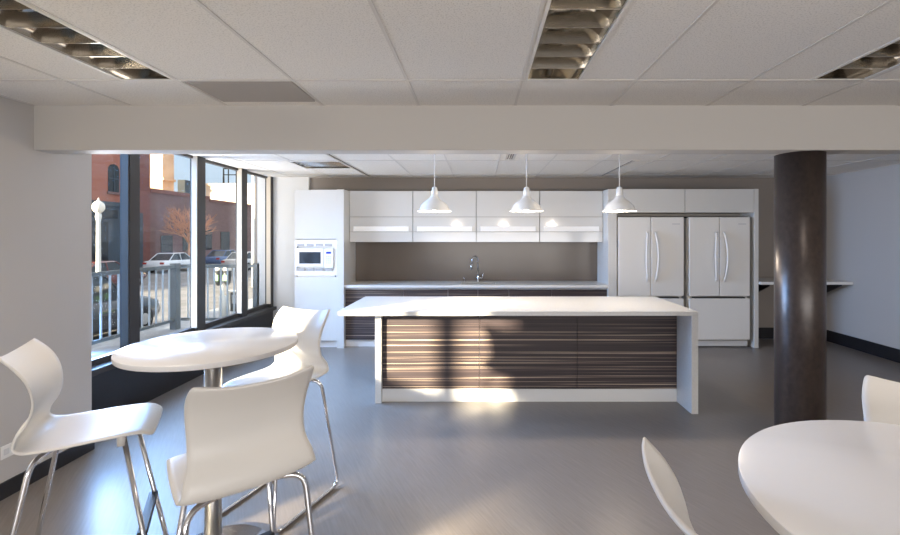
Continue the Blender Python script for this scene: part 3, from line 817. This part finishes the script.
for s in (-1, 1):
    h = obj('head', MB().lathe([(.03, GZ + 1.08), (.09, GZ + 1.16), (.125, GZ + 1.4), (.12, GZ + 1.55)], (x + s * .14, y, 0), 16), M['meter'], t)
    obj('dome', MB().lathe([(.12, GZ + 1.55), (.11, GZ + 1.64), (.07, GZ + 1.72), (.01, GZ + 1.74)], (x + s * .14, y, 0), 16), M['globe'], h)
    obj('label_plate', MB().box(x + s * .14 - .07, x + s * .14 + .07, y - .135, y - .11, GZ + 1.24, GZ + 1.42), M['green'], h)
for x, y, lb in ((-7.7, 14.4, 'dark newspaper box in white frame beside the parking meter'), (-6.75, 14.2, 'dark newspaper box in white frame at the far end of the windows')):
    t = thing('newspaper_box', lb, 'newspaper box', (x, y, GZ), 'newspaper boxes on the sidewalk')
    obj('box', MB().box(x - .2, x + .2, y - .18, y + .18, GZ + .25, GZ + .85), M['meter'], t, .02)
    obj('frame', MB().tube(rounded([(x - .24, y - .2, GZ), (x - .24, y - .2, GZ + .9), (x + .24, y - .2, GZ + .9), (x + .24, y - .2, GZ)], .08), .03, 8), M['post_white'], t)
    obj('door_window', MB().box(x - .14, x + .14, y - .19, y - .17, GZ + .5, GZ + .78), M['vent_grey'], t)
    for s in (-1, 1): obj('leg', MB().box(x + s * .15 - .03, x + s * .15 + .03, y - .1, y + .1, GZ, GZ + .26), M['post_white'], t)

# ------------------------------------------------------------------ light
W = bpy.data.worlds.new('sky'); S.world = W; W.use_nodes = True
n, l = W.node_tree.nodes, W.node_tree.links
bg = n['Background']
tc = n.new('ShaderNodeTexCoord'); sp = n.new('ShaderNodeSeparateXYZ'); rp = n.new('ShaderNodeValToRGB')
e = rp.color_ramp.elements
e[0].position = 0; e[0].color = (.66, .74, .80, 1)
e[1].position = .6; e[1].color = (1.35, 1.4, 1.5, 1)
k = e.new(.10); k.color = (.56, .68, .80, 1)
k = e.new(.22); k.color = (.48, .62, .78, 1)
l.new(tc.outputs['Generated'], sp.inputs[0]); l.new(sp.outputs[2], rp.inputs[0]); l.new(rp.outputs[0], bg.inputs[0])
bg.inputs[1].default_value = 1.0

sun = bpy.data.lights.new('sun', 'SUN'); sun.energy = 23; sun.angle = math.radians(2.4); sun.color = (1, .86, .62)
so = bpy.data.objects.new('sun', sun); COL.objects.link(so)
so.rotation_euler = Vector((.707, .707, -.21)).to_track_quat('-Z', 'Y').to_euler()


def area(name, loc, direction, sx, sy, power, color):
    a = bpy.data.lights.new(name, 'AREA'); a.shape = 'RECTANGLE'; a.size = sx; a.size_y = sy; a.energy = power; a.color = color
    o = bpy.data.objects.new(name, a); COL.objects.link(o); o.location = loc
    o.rotation_euler = Vector(direction).to_track_quat('-Z', 'Z').to_euler()
    return o
for f in fix:                                             # the fluorescent lamps of the louvred fixtures
    area('louvre_lamp', ((f[0] + f[1]) / 2, (f[2] + f[3]) / 2, ZC - .012), (0, 0, -1), .24, 1.1, 4.5, (1, .86, .74)).data.spread = math.radians(110)
# fill lamp added behind the camera, then daylight through the visible windows
area('rear_fill', (1.35, YN - .05, 1.1), (0, 1, .12), 7.0, 1.2, 205, (1, .98, .965))
area('side_window_skylight', (XW - 1.0, 4.6, 1.9), (1, -.25, -.6), 3.6, 2.3, 440, (.26, .52, 1)).data.spread = math.radians(115)
area('side_window_bounce', (XW - .75, 5.0, .75), (1, -.1, .9), 3.2, .6, 140, (1, .90, .80))

# ------------------------------------------------------------------ camera
cam = bpy.data.cameras.new('camera'); co = bpy.data.objects.new('camera', cam); COL.objects.link(co)
co.location = (0, 0, CH); co.rotation_euler = (PI / 2, 0, 0)
cam.sensor_fit = 'HORIZONTAL'; cam.sensor_width = 36; cam.lens = 18
cam.shift_x = -(VX - 450) / 900; cam.shift_y = -(267.5 - VY) / 900
cam.clip_start = .05; cam.clip_end = 400
S.camera = co
S.view_settings.view_transform = 'Standard'; S.view_settings.look = 'None'; S.view_settings.gamma = 1; S.view_settings.exposure = .37
S.view_settings.use_curve_mapping = False
try:
    S.cycles.use_denoising = True; S.cycles.denoiser = 'OPENIMAGEDENOISE'
    S.cycles.max_bounces = 10; S.cycles.diffuse_bounces = 6; S.cycles.transparent_max_bounces = 16
    S.cycles.sample_clamp_indirect = 6; S.cycles.caustics_reflective = False; S.cycles.caustics_refractive = False
except Exception:
    pass
